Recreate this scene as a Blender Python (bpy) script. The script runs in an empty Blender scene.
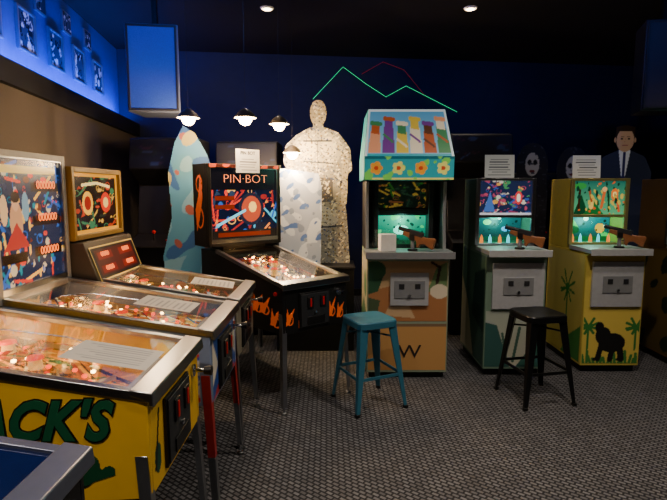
import bpy, bmesh, math, random
import numpy as np
from mathutils import Vector, Matrix, Euler
R=math.radians
AL=math.atan(.1235); CA=math.cos(AL); SA=math.sin(AL)
def W(X,Y): return (X*CA+Y*SA, -X*SA+Y*CA)
def lin(c): return tuple((x/12.92 if x<=.04045 else ((x+.055)/1.055)**2.4) for x in c)
def hx(s): return lin(tuple(int(s[i:i+2],16)/255 for i in (0,2,4)))
coll=bpy.context.scene.collection
# ---------------- materials ----------------
MC={}
def pbr(name,col,rough=.5,metal=0,emis=0,ecol=None,var=.12,scale=30,bump=0,coat=0):
    if name in MC: return MC[name]
    if isinstance(col,str): col=hx(col)
    m=bpy.data.materials.new(name); m.use_nodes=True; nt=m.node_tree
    b=nt.nodes['Principled BSDF']
    tc=nt.nodes.new('ShaderNodeTexCoord'); n=nt.nodes.new('ShaderNodeTexNoise')
    n.inputs['Scale'].default_value=scale; n.inputs['Detail'].default_value=3
    nt.links.new(tc.outputs['Object'],n.inputs['Vector'])
    mx=nt.nodes.new('ShaderNodeMix'); mx.data_type='RGBA'
    mx.inputs[6].default_value=tuple(x*(1-var) for x in col)+(1,)
    mx.inputs[7].default_value=tuple(min(1,x*(1+var)) for x in col)+(1,)
    nt.links.new(n.outputs['Fac'],mx.inputs[0]); nt.links.new(mx.outputs[2],b.inputs['Base Color'])
    b.inputs['Roughness'].default_value=rough; b.inputs['Metallic'].default_value=metal
    b.inputs['Coat Weight'].default_value=coat
    if bump:
        bp=nt.nodes.new('ShaderNodeBump'); bp.inputs['Strength'].default_value=bump; bp.inputs['Distance'].default_value=.01
        nt.links.new(n.outputs['Fac'],bp.inputs['Height']); nt.links.new(bp.outputs['Normal'],b.inputs['Normal'])
    if emis:
        e=ecol or col
        if isinstance(e,str): e=hx(e)
        b.inputs['Emission Color'].default_value=tuple(e)+(1,); b.inputs['Emission Strength'].default_value=emis
    MC[name]=m; return m
def artmat(es,rough=.45):
    k='printed_art_%g_%g'%(es,rough)
    if k in MC: return MC[k]
    m=bpy.data.materials.new(k); m.use_nodes=True; nt=m.node_tree; b=nt.nodes['Principled BSDF']
    a=nt.nodes.new('ShaderNodeVertexColor'); a.layer_name='Col'
    nt.links.new(a.outputs['Color'],b.inputs['Base Color']); b.inputs['Roughness'].default_value=rough
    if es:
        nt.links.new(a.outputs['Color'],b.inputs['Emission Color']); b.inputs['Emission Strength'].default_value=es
    MC[k]=m; return m
def glassmat():
    m=bpy.data.materials.new('clear_glass'); m.use_nodes=True; nt=m.node_tree; nt.nodes.clear()
    o=nt.nodes.new('ShaderNodeOutputMaterial'); t=nt.nodes.new('ShaderNodeBsdfTransparent'); g=nt.nodes.new('ShaderNodeBsdfGlossy')
    g.inputs['Roughness'].default_value=.03; f=nt.nodes.new('ShaderNodeLayerWeight'); f.inputs[0].default_value=.5
    p=nt.nodes.new('ShaderNodeMath'); p.operation='POWER'; p.inputs[1].default_value=3; nt.links.new(f.outputs['Facing'],p.inputs[0])
    q=nt.nodes.new('ShaderNodeMath'); q.operation='MULTIPLY_ADD'; q.inputs[1].default_value=.5; q.inputs[2].default_value=.04; nt.links.new(p.outputs[0],q.inputs[0])
    mx=nt.nodes.new('ShaderNodeMixShader'); nt.links.new(q.outputs[0],mx.inputs[0]); nt.links.new(t.outputs[0],mx.inputs[1]); nt.links.new(g.outputs[0],mx.inputs[2])
    nt.links.new(mx.outputs[0],o.inputs[0]); return m
BLACK=pbr('black_paint','0e0e10',.45); DARK=pbr('dark_laminate','16161c',.55)
STEEL=pbr('brushed_steel','a4a8ae',.28,1,scale=80); CHROME=pbr('chrome','c8ccd2',.15,1)
GREYM=pbr('grey_metal_plate','8d9196',.45,.25); DGREY=pbr('dark_grey_plastic','26282c',.5)
WHITE=pbr('white_card','e6e6e2',.6); RED=pbr('red_plastic','b01414',.35,emis=.1)
GLASS=glassmat()
# ---------------- mesh builder ----------------
class MB:
    def __init__(s): s.bm=bmesh.new(); s.mats=[]
    def mi(s,m):
        if m not in s.mats: s.mats.append(m)
        return s.mats.index(m)
    def loft(s,loops,m,caps=True):
        i=s.mi(m); vs=[[s.bm.verts.new(p) for p in L] for L in loops]; n=len(vs[0])
        for a,b in zip(vs,vs[1:]):
            for k in range(n):
                f=s.bm.faces.new((a[k],a[(k+1)%n],b[(k+1)%n],b[k])); f.material_index=i
        if caps:
            for L in (vs[0][::-1],vs[-1]):
                f=s.bm.faces.new(L); f.material_index=i
        return vs
    def box(s,x0,x1,y0,y1,z0,z1,m,M=None):
        L=[[Vector((x0,y0,z)),Vector((x1,y0,z)),Vector((x1,y1,z)),Vector((x0,y1,z))] for z in (z0,z1)]
        if M is not None: L=[[M@p for p in l] for l in L]
        s.loft(L,m)
    def prism(s,prof,a0,a1,m,axis='x',M=None):
        def P(p,a):
            v=Vector((a,p[0],p[1])) if axis=='x' else (Vector((p[0],a,p[1])) if axis=='y' else Vector((p[0],p[1],a)))
            return M@v if M is not None else v
        s.loft([[P(p,a) for p in prof] for a in (a0,a1)],m)
    def cyl(s,p0,p1,r0,r1,m,seg=16):
        p0=Vector(p0);p1=Vector(p1); d=(p1-p0).normalized(); q=d.to_track_quat('Z','Y')
        L=[[p+q@Vector((r*math.cos(2*math.pi*k/seg),r*math.sin(2*math.pi*k/seg),0)) for k in range(seg)] for p,r in ((p0,r0),(p1,r1))]
        s.loft(L,m)
    def tube(s,pts,r,m,seg=8):
        pts=[Vector(p) for p in pts]; L=[]
        for i,p in enumerate(pts):
            d=((pts[min(i+1,len(pts)-1)]-p).normalized()+(p-pts[max(i-1,0)]).normalized()).normalized()
            q=d.to_track_quat('Z','Y'); L.append([p+q@Vector((r*math.cos(2*math.pi*k/seg),r*math.sin(2*math.pi*k/seg),0)) for k in range(seg)])
        s.loft(L,m)
    def lathe(s,prof,c,m,seg=20,caps=True,sx=1,sy=1):
        c=Vector(c)
        s.loft([[c+Vector((r*sx*math.cos(2*math.pi*k/seg),r*sy*math.sin(2*math.pi*k/seg),z)) for k in range(seg)] for r,z in prof],m,caps)
    def sph(s,c,r,m,seg=12,sz=1):
        s.lathe([(max(1e-4,r*math.sin(t)),-r*sz*math.cos(t)) for t in [math.pi*k/8 for k in range(9)]],c,m,seg)
    def obj(s,name,parent=None,bevel=0,label=None,loc=(0,0,0),rot=(0,0,0)):
        bmesh.ops.recalc_face_normals(s.bm,faces=s.bm.faces)
        me=bpy.data.meshes.new(name); s.bm.to_mesh(me); s.bm.free()
        for m in s.mats: me.materials.append(m)
        me.shade_smooth(); me.set_sharp_from_angle(angle=R(32))
        o=bpy.data.objects.new(name,me); coll.objects.link(o); o.location=loc; o.rotation_euler=rot
        if parent: o.parent=parent
        if label: o['label']=label
        if bevel:
            b=o.modifiers.new('bevel','BEVEL'); b.width=bevel; b.segments=2; b.limit_method='ANGLE'; b.angle_limit=R(40)
        return o
def empty(name,label,cat,X,Y,yaw=0,z=0,group=None,room=False):
    e=bpy.data.objects.new(name,None); e.empty_display_size=.1; coll.objects.link(e)
    x,y=(X,Y) if room else W(X,Y)
    e.location=(x,y,z); e.rotation_euler=(0,0,yaw-(0 if room else AL)); e['label']=label; e['category']=cat
    if group: e['group']=group
    return e
def art(name,w,h,shapes,nx=60,nz=60,es=0,parent=None,loc=(0,0,0),rot=(0,0,0),rough=.45,taper=1,solid=0,label=None):
    u,v=np.meshgrid(np.linspace(0,1,nx+1),np.linspace(0,1,nz+1)); C=np.zeros(u.shape+(3,)); A=np.zeros(u.shape)
    for s in shapes:
        k=s[0]; c=s[-1]
        if k=='bg': m=np.ones(u.shape,bool)
        elif k=='g':
            c0=np.array(hx(s[1]));c1=np.array(hx(s[2])); C[:]=c0+(c1-c0)*v[...,None]; A[:]=1; continue
        elif k=='r': m=(u>=s[1])&(u<=s[3])&(v>=s[2])&(v<=s[4])
        elif k=='e': m=((u-s[1])/s[3])**2+((v-s[2])/s[4])**2<=1
        elif k=='ring':
            q=np.sqrt(((u-s[1])/s[3])**2+((v-s[2])/s[4])**2); m=(q<=1)&(q>=1-s[5])
        elif k=='l':
            x0,y0,x1,y1,t=s[1:6]; d=(x1-x0)**2+(y1-y0)**2+1e-9
            tt=np.clip(((u-x0)*(x1-x0)+(v-y0)*(y1-y0))/d,0,1); m=((u-x0-tt*(x1-x0))*w)**2+((v-y0-tt*(y1-y0))*h)**2<=t*t
        elif k=='n':
            q=0; rs=np.random.RandomState(s[1]); asp=h/w if len(s)>5 else 1
            for _ in range(7):
                a,b,p=rs.uniform(-1,1)*s[2],rs.uniform(-1,1)*s[2]*asp,rs.uniform(0,6.3); q=q+np.sin(a*u*6+b*v*6+p)
            m=(q>s[3])
            if len(s)>5 and s[4]: m=m&(A>0)
        elif k=='p':
            P=s[1]; m=np.zeros(u.shape,bool); j=len(P)-1
            for i in range(len(P)):
                xi,yi=P[i];xj,yj=P[j]
                cr=((yi>v)!=(yj>v))&(u<(xj-xi)*(v-yi)/((yj-yi) if abs(yj-yi)>1e-9 else 1e-9)+xi); m^=cr; j=i
        cc=hx(c) if isinstance(c,str) else c
        C[m]=cc; A[m]=1
    xs=(u-.5)*w*(1-(1-taper)*v); zs=v*h
    verts=[(float(a),0,float(b)) for a,b in zip(xs.ravel(),zs.ravel())]; N=nx+1; faces=[]
    for j in range(nz):
        for i in range(nx):
            if A[j,i]+A[j,i+1]+A[j+1,i]+A[j+1,i+1]>=2.5: faces.append((j*N+i,j*N+i+1,(j+1)*N+i+1,(j+1)*N+i))
    me=bpy.data.meshes.new(name); me.from_pydata(verts,[],faces)
    ca=me.color_attributes.new('Col','FLOAT_COLOR','POINT')
    ca.data.foreach_set('color',np.concatenate([C.reshape(-1,3),np.ones((C.shape[0]*C.shape[1],1))],1).ravel())
    me.materials.append(artmat(es,rough))
    if A.min()==0:
        bm=bmesh.new(); bm.from_mesh(me); bmesh.ops.delete(bm,geom=[x for x in bm.verts if not x.link_faces],context='VERTS'); bm.to_mesh(me); bm.free()
    o=bpy.data.objects.new(name,me); coll.objects.link(o); o.location=loc; o.rotation_euler=rot
    if parent: o.parent=parent
    if label: o['label']=label
    if solid:
        q=o.modifiers.new('solid','SOLIDIFY'); q.thickness=solid; q.offset=-1
    return o
def text(name,body,size,mat,parent,loc,rot,align='CENTER',ext=.001,off=0,shear=0,space=1,sx=1):
    c=bpy.data.curves.new(name,'FONT'); c.body=body; c.size=size; c.extrude=ext; c.offset=off; c.shear=shear; c.align_x=align; c.align_y='CENTER'; c.space_character=space
    c.resolution_u=3
    t=bpy.data.objects.new(name+'_tmp',c); coll.objects.link(t); dg=bpy.context.evaluated_depsgraph_get(); dg.update()
    me=bpy.data.meshes.new_from_object(t.evaluated_get(dg)); bpy.data.objects.remove(t)
    me.materials.clear(); me.materials.append(mat)
    o=bpy.data.objects.new(name,me); coll.objects.link(o); o.parent=parent; o.location=loc; o.rotation_euler=rot; o.scale=(sx,1,1); return o
def busy(seed,pal,n=40,bg='101018',mn=.03,mx=.16):
    r=random.Random(seed); S=[('bg',bg)]
    for _ in range(n):
        u,v=r.random(),r.random(); a,b=r.uniform(mn,mx),r.uniform(mn,mx); c=r.choice(pal); k=r.random()
        if k<.35: S.append(('e',u,v,a*.7,b*.7,c))
        elif k<.6: S.append(('p',[(u,v),(u+a,v+b*.3),(u+a*.4,v+b)],c))
        elif k<.8: S.append(('l',u,v,u+r.uniform(-.3,.3),v+r.uniform(-.3,.3),.008,c))
        else: S.append(('ring',u,v,a*.8,b*.8,.25,c))
    return S
def revert(S,k,c):
    o=[]
    f=lambda v:v*k-c
    for s in S:
        s=list(s)
        if s[0]=='p': s[1]=[(a,f(b)) for a,b in s[1]]
        elif s[0]=='r': s[2]=f(s[2]); s[4]=f(s[4])
        elif s[0]=='e': s[2]=f(s[2]); s[4]*=k
        elif s[0]=='l': s[2]=f(s[2]); s[4]=f(s[4])
        o.append(tuple(s))
    return o
# ---------------- room ----------------
def struct(o): o['kind']='structure'; return o
XL=-1.75; XU=-1.95; XR=6.2; YB=6.97; YF=-1.6; ZC=3.3; ZL=2.33
def slab(name,x0,x1,y0,y1,z0,z1,m): b=MB(); b.box(x0,x1,y0,y1,z0,z1,m); return struct(b.obj(name))
def carpet():
    m=bpy.data.materials.new('woven_carpet'); m.use_nodes=True; nt=m.node_tree; b=nt.nodes['Principled BSDF']
    tc=nt.nodes.new('ShaderNodeTexCoord'); mp=nt.nodes.new('ShaderNodeMapping'); mp.inputs['Rotation'].default_value=(0,0,R(45))
    nt.links.new(tc.outputs['Object'],mp.inputs[0])
    br=nt.nodes.new('ShaderNodeTexBrick'); br.inputs['Scale'].default_value=19
    br.inputs['Color1'].default_value=(.11,.11,.12,1); br.inputs['Color2'].default_value=(.19,.192,.21,1); br.inputs['Mortar'].default_value=(.014,.015,.02,1)
    br.inputs['Mortar Size'].default_value=.12; br.inputs['Brick Width'].default_value=.8; br.inputs['Row Height'].default_value=.5
    br.inputs['Mortar Smooth'].default_value=.4
    nt.links.new(mp.outputs[0],br.inputs['Vector'])
    n=nt.nodes.new('ShaderNodeTexNoise'); n.inputs['Scale'].default_value=60; nt.links.new(tc.outputs['Object'],n.inputs['Vector'])
    mx=nt.nodes.new('ShaderNodeMix'); mx.data_type='RGBA'; mx.blend_type='MULTIPLY'; mx.inputs[0].default_value=.4
    nt.links.new(br.outputs['Color'],mx.inputs[6]); nt.links.new(n.outputs['Fac'],mx.inputs[7])
    nt.links.new(mx.outputs[2],b.inputs['Base Color']); b.inputs['Roughness'].default_value=.95
    bp=nt.nodes.new('ShaderNodeBump'); bp.inputs['Strength'].default_value=.5; bp.inputs['Distance'].default_value=.006
    nt.links.new(br.outputs['Fac'],bp.inputs['Height']); bp.invert=True; nt.links.new(bp.outputs[0],b.inputs['Normal'])
    return m
WALLT=pbr('taupe_wall_paint','645a52',.8,bump=.1,scale=60); WALLU=pbr('upper_wall_led_tint','3050b8',.7,scale=20)  # upper wall colour has the blue LED light put into it
NAVY=pbr('navy_wall_paint','1c2850',.75,scale=10); CEIL=pbr('black_ceiling_paint','101018',.9); TRIM=pbr('dark_trim','1a1a20',.6)
slab('floor',XU-.1,XR,YF,YB,-.1,0,carpet())
slab('ceiling',XU-.1,XR,YF,YB,ZC,ZC+.1,CEIL)
slab('wall_left',XU-.1,XL,YF,YB,0,ZL,WALLT)
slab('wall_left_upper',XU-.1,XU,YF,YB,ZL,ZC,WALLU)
slab('wall_back',XU-.1,XR,YB,YB+.1,0,ZC,NAVY)
slab('wall_right',XR,XR+.1,YF,YB,0,ZC,NAVY)
slab('wall_front',XU-.1,XR,YF-.1,YF,0,ZC,TRIM)
slab('trim_1',XL,XL+.05,YF,YB,ZL-.13,ZL+.03,TRIM)
slab('baseboard_back',XL+.03,XR,YB-.02,YB,0,.1,TRIM); slab('baseboard_left',XL,XL+.02,YF,YB-.02,0,.1,TRIM)
# blue LED strip on the ledge
BLUEE=pbr('blue_led','1030ff',.4,emis=6,ecol=(.01,.1,1))
led=empty('led_strip','long blue led strip light lying on the wall ledge','light',-1.83,4.7,0,ZL,room=True)
b=MB(); b.box(-.012,.012,-2.1,2.1,0,.02,BLUEE); b.obj('led_tube',led)
def area(parent,loc,rot,sx,sy,e,col):
    l=bpy.data.lights.new('led_light','AREA'); l.shape='RECTANGLE'; l.size=sx; l.size_y=sy; l.energy=e; l.color=col
    o=bpy.data.objects.new('led_light',l); coll.objects.link(o); o.parent=parent; o.location=loc; o.rotation_euler=rot; return o
area(led,(0.03,0,.04),(0,R(180-25),0),.05,4.2,55,(.0,.1,1))
# ---------------- framed pictures ----------------
FR=pbr('silver_picture_frame','8c94b0',.3,.6)
for i in range(5):
    f=empty('framed_picture','small framed print on the blue lit wall','picture',XU+.001,3.92+.56*i,R(90),2.6,group='framed prints on the upper wall',room=True)
    b=MB()
    for x0,x1,z0,z1 in ((-.16,-.14,0,.34),(.14,.16,0,.34),(-.14,.14,0,.02),(-.14,.14,.32,.34)): b.box(x0,x1,-.025,0,z0,z1,FR)
    b.obj('picture_frame',f,.003)
    art('picture_print',.28,.3,busy(40+i,['ffffff','dfe8ff','202838','101830'],26,'404c68',.05,.2),24,24,0,f,(0,-.008,.02),rough=.2)
for i in range(4):
    f=empty('framed_picture','tiny framed print on the blue lit wall','picture',XU+.001,4.2+.56*i,R(90),3.0,group='framed prints on the upper wall',room=True)
    b=MB(); b.prism([(-.1,0),(.1,0),(.1,.2),(-.1,.2)],-.02,0,FR,'y'); b.obj('picture_frame',f,.003)
    art('picture_print',.17,.17,busy(60+i,['ffffff','dfe8ff','202838'],14,'404c68',.05,.2),20,20,0,f,(0,-.021,.015),rough=.2)
# ---------------- pinball machine ----------------
LED_O=pbr('orange_display',(1,.25,.05),.4,emis=2.2,ecol=(1,.16,.02))
BC={}
def bulbs(name,pts,col,es,r,parent,ecol):
    k=(name,col)
    if k not in BC:
        b=MB(); b.sph((0,0,0),r,pbr(name+'_glow_%s_%g'%(col,es),col,.3,emis=es,ecol=ecol),8,.7); o=b.obj(name,parent); BC[k]=o.data; o.location=pts[0]; pts=pts[1:]
    for p in pts:
        o=bpy.data.objects.new(name,BC[k]); coll.objects.link(o); o.parent=parent; o.location=p
def pinball(label,X,Y,psi,body,bw,bz0,bz1,glass,pal,seed,side=None,style='std',rail=STEEL,lamps=('ffa848','ff3010'),pfes=.5,bges=1.2,bbmat=None,bdy=.33,glow=0,button=True,warm=True,gmat=None,legtop=None):
    n=(math.sin(R(psi)),-math.cos(R(psi)))
    e=empty('pinball_machine',label,'pinball machine',X-.6*n[0],Y-.6*n[1],R(psi))
    F=-.6; Bk=.6; hw=.28; t=.018; zt=lambda y:.87+.16*(y-F)
    yb=bdy; ztop=zt(yb)
    prof=[(F,.54),(F,.87),(yb,ztop),(Bk,ztop),(Bk,.5),(.1,.5)]
    b=MB(); b.prism(prof,-hw,-hw+t,body); b.prism(prof,hw-t,hw,body)
    b.box(-hw+t,hw-t,F,F+t,.54,.86,body); b.box(-hw+t,hw-t,Bk-t,Bk,.5,ztop,body); b.box(-hw+t,hw-t,yb+.02,Bk-t,ztop-.02,ztop,body)
    b.prism([(F+t,.54),(.1,.5),(Bk-t,.5),(Bk-t,.515),(.1,.515),(F+t,.555)],-hw+t,hw-t,DARK)
    b.obj('cabinet_body',e,.003)
    for s in (-1,1):
        b=MB(); x0,x1=(hw-.024,hw+.006)
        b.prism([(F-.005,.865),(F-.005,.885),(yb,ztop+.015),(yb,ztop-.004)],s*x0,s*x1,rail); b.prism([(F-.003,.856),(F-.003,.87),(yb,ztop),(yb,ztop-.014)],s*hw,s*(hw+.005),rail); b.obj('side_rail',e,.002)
        if button or s>0: b=MB(); b.cyl((s*hw,F+.08,.81),(s*(hw+.014),F+.08,.81),.014,.012,RED); b.obj('flipper_button',e)
    b=MB(); b.prism([(F-.025,.845),(F-.02,.888),(F+.05,.9),(F+.05,.88),(F-.008,.86),(F-.008,.845)],-hw-.012,hw+.012,rail); b.obj('lockdown_bar',e,.004)
    b=MB(); b.box(-.15,.11,F-.012,F,.565,.81,BLACK); b.box(-.14,.10,F-.018,F-.012,.575,.8,DGREY)
    for x in (-.09,.02): b.box(x,x+.05,F-.026,F-.018,.70,.78,BLACK); b.box(x+.018,x+.032,F-.03,F-.026,.71,.77,RED)
    b.box(-.09,.06,F-.024,F-.018,.59,.64,BLACK); b.cyl((-.02,F-.018,.67),(-.02,F-.03,.67),.01,.01,CHROME); b.obj('coin_door',e,.003)
    b=MB(); b.cyl((.2,F,.78),(.2,F-.05,.78),.008,.008,CHROME); b.cyl((.2,F-.05,.78),(.2,F-.08,.78),.016,.02,BLACK); b.cyl((.2,F,.78),(.2,F-.01,.78),.025,.025,CHROME); b.obj('plunger',e)
    for sx in (-1,1):
        for y,d in ((F+.01,-1),(Bk-.01,1)):
            b=MB(); L=[]
            for z,o,w in ((.05,.035,.03),(.30,.022,.034),(.68,.004,.04)):
                x=sx*(hw+o*.6); yy=y+d*o; a=sx*-w; c=-d*w
                L.append([Vector(p) for p in ((x,yy,z),(x+a,yy,z),(x+a,yy-d*.004,z),(x-sx*.004,yy-d*.004,z),(x-sx*.004,yy+c,z),(x,yy+c,z))])
            b.loft(L[:2],rail); b.loft(L[1:],legtop or rail)
            x=sx*(hw+.02)-sx*.012; yy=y+d*.035-d*.012
            b.cyl((x,yy,.012),(x,yy,.06),.007,.007,CHROME,8); b.cyl((x,yy,0),(x,yy,.014),.024,.018,STEEL,14)
            b.obj('leg',e,.001)
    # playfield
    th=math.atan(.16); y0,y1=F+.03,yb+.03; Lp=(y1-y0)/math.cos(th); zp=lambda y:zt(y)-.085
    S=busy(seed,pal,60,pal[0],.06,.16)+busy(seed+1,pal+['181008','20140c'],220,pal[0],.012,.045)[1:]; r=random.Random(seed)
    for k in range(10): S.append(('l',r.uniform(.1,.85),r.uniform(.2,.9),r.uniform(.1,.85),r.uniform(.2,.9),.003,'181008'))
    for k in range(20): S.append(('e',r.uniform(.15,.8),r.uniform(.2,.85),.018,.01,random.Random(seed+k).choice(['fff0a0','ffe8c0','e03010'])))
    S+=[('r',.88,0,.97,.85,'7a5a30'),('r',.0,0,1,.14,'8a8474'),('r',.1,.02,.35,.11,'e4e0d0'),('r',.55,.02,.8,.11,'e4e0d0')]
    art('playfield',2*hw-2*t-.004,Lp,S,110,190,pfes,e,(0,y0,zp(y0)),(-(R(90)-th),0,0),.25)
    CAP=pbr('bumper_cap_%d'%warm,'d02010' if warm else '2040c0',.3,emis=.9,ecol=(1,.08,.01) if warm else (.02,.1,1))
    for (x,y) in ((-.1,.02),(.09,.06),(-.01,-.1)):
        b=MB(); z=zp(y); b.cyl((x,y,z),(x,y,z+.037),.026,.02,pbr('bumper_body','d8c890',.5,emis=.6,ecol=(1,.5,.1)),16); b.lathe([(.001,.05),(.026,.045),(.03,.036),(.001,.034)],(x,y,z),CAP,16); b.obj('pop_bumper',e)
    for s in (-1,1):
        b=MB(); y=F+.24; z=zp(y)+.012
        M=Matrix.Translation((s*.1,y,z))@Matrix.Rotation(s*R(28),4,'Z')
        b.prism([(0,-.012),(-s*.075,-.006),(-s*.075,.006),(0,.012)],0,.014,pbr('flipper_plastic','e0d0a0',.4),'z',M); b.obj('flipper',e,.002)
    WR=pbr('wire_form','b0b0b8',.25,1); RUB=pbr('rubber_post','c0a878',.6); pm=None
    for k in range(14):
        x=r.uniform(-.22,.2); y=r.uniform(-.3,.3)
        if y>yb-.06: y=yb-.1
        if pm is None:
            b=MB(); b.cyl((0,0,0),(0,0,.024),.005,.004,RUB,8); o=b.obj('post',e); pm=o.data
        else: o=bpy.data.objects.new('post',pm); coll.objects.link(o); o.parent=e
        o.location=(x,y,zp(y))
    for s in (-1,1):
        b=MB(); b.tube([(s*.2,F+.3,zp(F+.3)+.03),(s*.21,-.1,zp(-.1)+.05),(s*.16,.12,zp(.12)+.06),(s*.02,yb-.08,zp(yb-.08)+.06)],.004,WR,6); b.obj('ramp_wire',e)
    PL=[pbr('plastic_%s'%c,c,.3,emis=.15) for c in pal[1:5]]
    for k in range(7):
        b=MB(); x=r.uniform(-.2,.16); y=r.uniform(-.15,yb-.08); z=zp(y)+.035; M=Matrix.Translation((x,y,z))@Matrix.Rotation(r.uniform(0,6),4,'Z')@Matrix.Rotation(th,4,'X')
        b.prism([(0,0),(.05,-.008),(.06,.015),(.02,.028)],0,.003,PL[k%len(PL)],'z',M); b.obj('playfield_plastic',e)
    P1=[(r.uniform(-.23,.22),yy,zp(yy)+.02) for yy in [r.uniform(-.32,yb) for _ in range(20)]]
    P2=[(r.uniform(-.23,.22),yy,zp(yy)+.008) for yy in [r.uniform(-.35,yb) for _ in range(20)]]
    bulbs('playfield_bulb',P1,lamps[0],30,.009,e,(1,.55,.16) if warm else (.2,.4,1)); bulbs('insert_lamp',P2,lamps[1],3.5,.010,e,(1,.07,.01) if warm else (.02,.1,1))
    b=MB(); y0g,y1g=F+.04,yb
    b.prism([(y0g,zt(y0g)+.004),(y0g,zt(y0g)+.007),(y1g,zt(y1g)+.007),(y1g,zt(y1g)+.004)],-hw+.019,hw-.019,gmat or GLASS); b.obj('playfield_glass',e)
    # backbox
    bm=bbmat or body; h2=bw/2; ft=.03
    b=MB()
    if style=='std':
        b.box(-h2,h2,yb+.03,yb+.26,bz0,bz1,bm)
        for x0,x1,z0,z1 in ((-h2,-h2+ft,bz0,bz1),(h2-ft,h2,bz0,bz1),(-h2+ft,h2-ft,bz0,bz0+ft),(-h2+ft,h2-ft,bz1-ft,bz1)): b.box(x0,x1,yb,yb+.03,z0,z1,bm)
        b.box(-.2,.2,yb+.04,yb+.24,ztop-.01,bz0,DARK)
        b.obj('backbox',e,.004)
        b=MB(); q=.006
        for x0,x1,z0,z1 in ((-h2+ft,-h2+ft+q,bz0+ft,bz1-ft),(h2-ft-q,h2-ft,bz0+ft,bz1-ft),(-h2+ft+q,h2-ft-q,bz0+ft,bz0+ft+.03),(-h2+ft+q,h2-ft-q,bz1-ft-q,bz1-ft)): b.box(x0,x1,yb+.004,yb+.024,z0,z1,rail)
        b.obj('glass_channel',e)
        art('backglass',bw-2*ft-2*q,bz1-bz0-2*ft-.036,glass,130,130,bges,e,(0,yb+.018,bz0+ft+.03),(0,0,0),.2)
    else:
        zm=bz0+.24
        b.box(-h2,h2,yb+.05,yb+.24,zm,bz1,bm)
        for x0,x1,z0,z1 in ((-h2,-h2+ft,zm,bz1),(h2-ft,h2,zm,bz1),(-h2+ft,h2-ft,zm,zm+ft),(-h2+ft,h2-ft,bz1-ft,bz1)): b.box(x0,x1,yb+.02,yb+.05,z0,z1,bm)
        b.prism([(yb-.1,bz0),(yb-.02,zm-.01),(yb+.24,zm-.01),(yb+.24,bz0)],-h2,h2,pbr('worn_brown_panel','3c3228',.5))
        b.obj('backbox',e,.004)
        art('backglass',bw-2*ft,bz1-zm-2*ft,glass,110,90,bges,e,(0,yb+.04,zm+ft),(0,0,0),.2)
        a=math.atan2(.08,zm-.01-bz0)
        art('score_panel',bw-.05,.2,[('bg','0c0c0e'),('r',.0,.0,1,.03,'caa850'),('r',0,.97,1,1,'caa850'),('r',0,0,.012,1,'caa850'),('r',.988,0,1,1,'caa850'),('r',.06,.15,.94,.88,'3c0804'),
             ('r',.1,.6,.42,.82,'6a1008'),('r',.58,.6,.9,.82,'6a1008'),('r',.1,.2,.42,.42,'6a1008'),('r',.58,.2,.9,.42,'6a1008')],70,40,.8,e,(0,yb-.1-.002,bz0+.012),(-a,0,0),.3)
        for x in (-.13,.13):
            for z in (.14,.06):
                text('score_digits','00000',.04,LED_O,e,(x*bw/.58,yb-.1-.006+math.tan(a)*z,bz0+.012+z),(R(90)-a,0,0),ext=.0005)
    if glow:
        l=bpy.data.lights.new('playfield_light','POINT'); l.energy=glow; l.color=(1,.52,.16); l.shadow_soft_size=.05
        o=bpy.data.objects.new('playfield_light',l); coll.objects.link(o); o.parent=e; o.location=(0,.1,zt(.1)-.02)
    if side: side(e,F,hw,zt,yb,bz0,bz1,h2)
    return e
SROT=(R(90),0,R(-90))
def side_jack(e,F,hw,zt,yb,bz0,bz1,h2):
    BK=pbr('black_stencil','0a0c0a',.5); GN=pbr('green_brush_paint','10583a',.5)
    text('side_lettering',"JACK'S",.172,BK,e,(-hw-.002,F+.13,.79),SROT,'RIGHT',off=.011,shear=.34,space=1.06,sx=.86)
    text('side_lettering',"JACK'S",.172,GN,e,(-hw-.004,F+.13,.79),SROT,'RIGHT',off=.006,shear=.34,space=1.06,sx=.86)
    G='0e4a30'
    blob=[('e',.5,.45,.3,.34,'101c14'),('e',.5,.45,.28,.3,G),('e',.3,.6,.14,.26,G),('e',.68,.6,.16,.3,G),('e',.5,.8,.1,.18,G),('l',.1,.3,.3,.4,.02,G),('l',.7,.35,.92,.5,.02,G)]
    art('side_splash',.34,.17,blob,110,60,0,e,(-hw-.0015,F+.27,.545),(0,0,R(-90)))
    art('front_stencil',.1,.26,[('e',.5,.3,.3,.2,'0e5038'),('l',.3,.2,.7,.9,.01,'101010')],20,40,0,e,(-.21,F-.001,.56))
def side_red(e,F,hw,zt,yb,bz0,bz1,h2):
    art('side_art',1.0,.3,busy(11,['2050b0','c02830','e8e0d0'],40,'b8b8bc',.05,.2),90,30,0,e,(-hw-.001,-.05,.555),(0,0,R(-90)))
    art('front_art',.5,.29,[('bg','2a4f9e'),('p',[(0,0),(.5,.4),(1,0)],'b02830'),('p',[(0,1),(.2,.5),(0,.2)],'e8e0d0'),('p',[(1,1),(.8,.5),(1,.2)],'e8e0d0')],40,30,0,e,(0,F-.001,.55))
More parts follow.
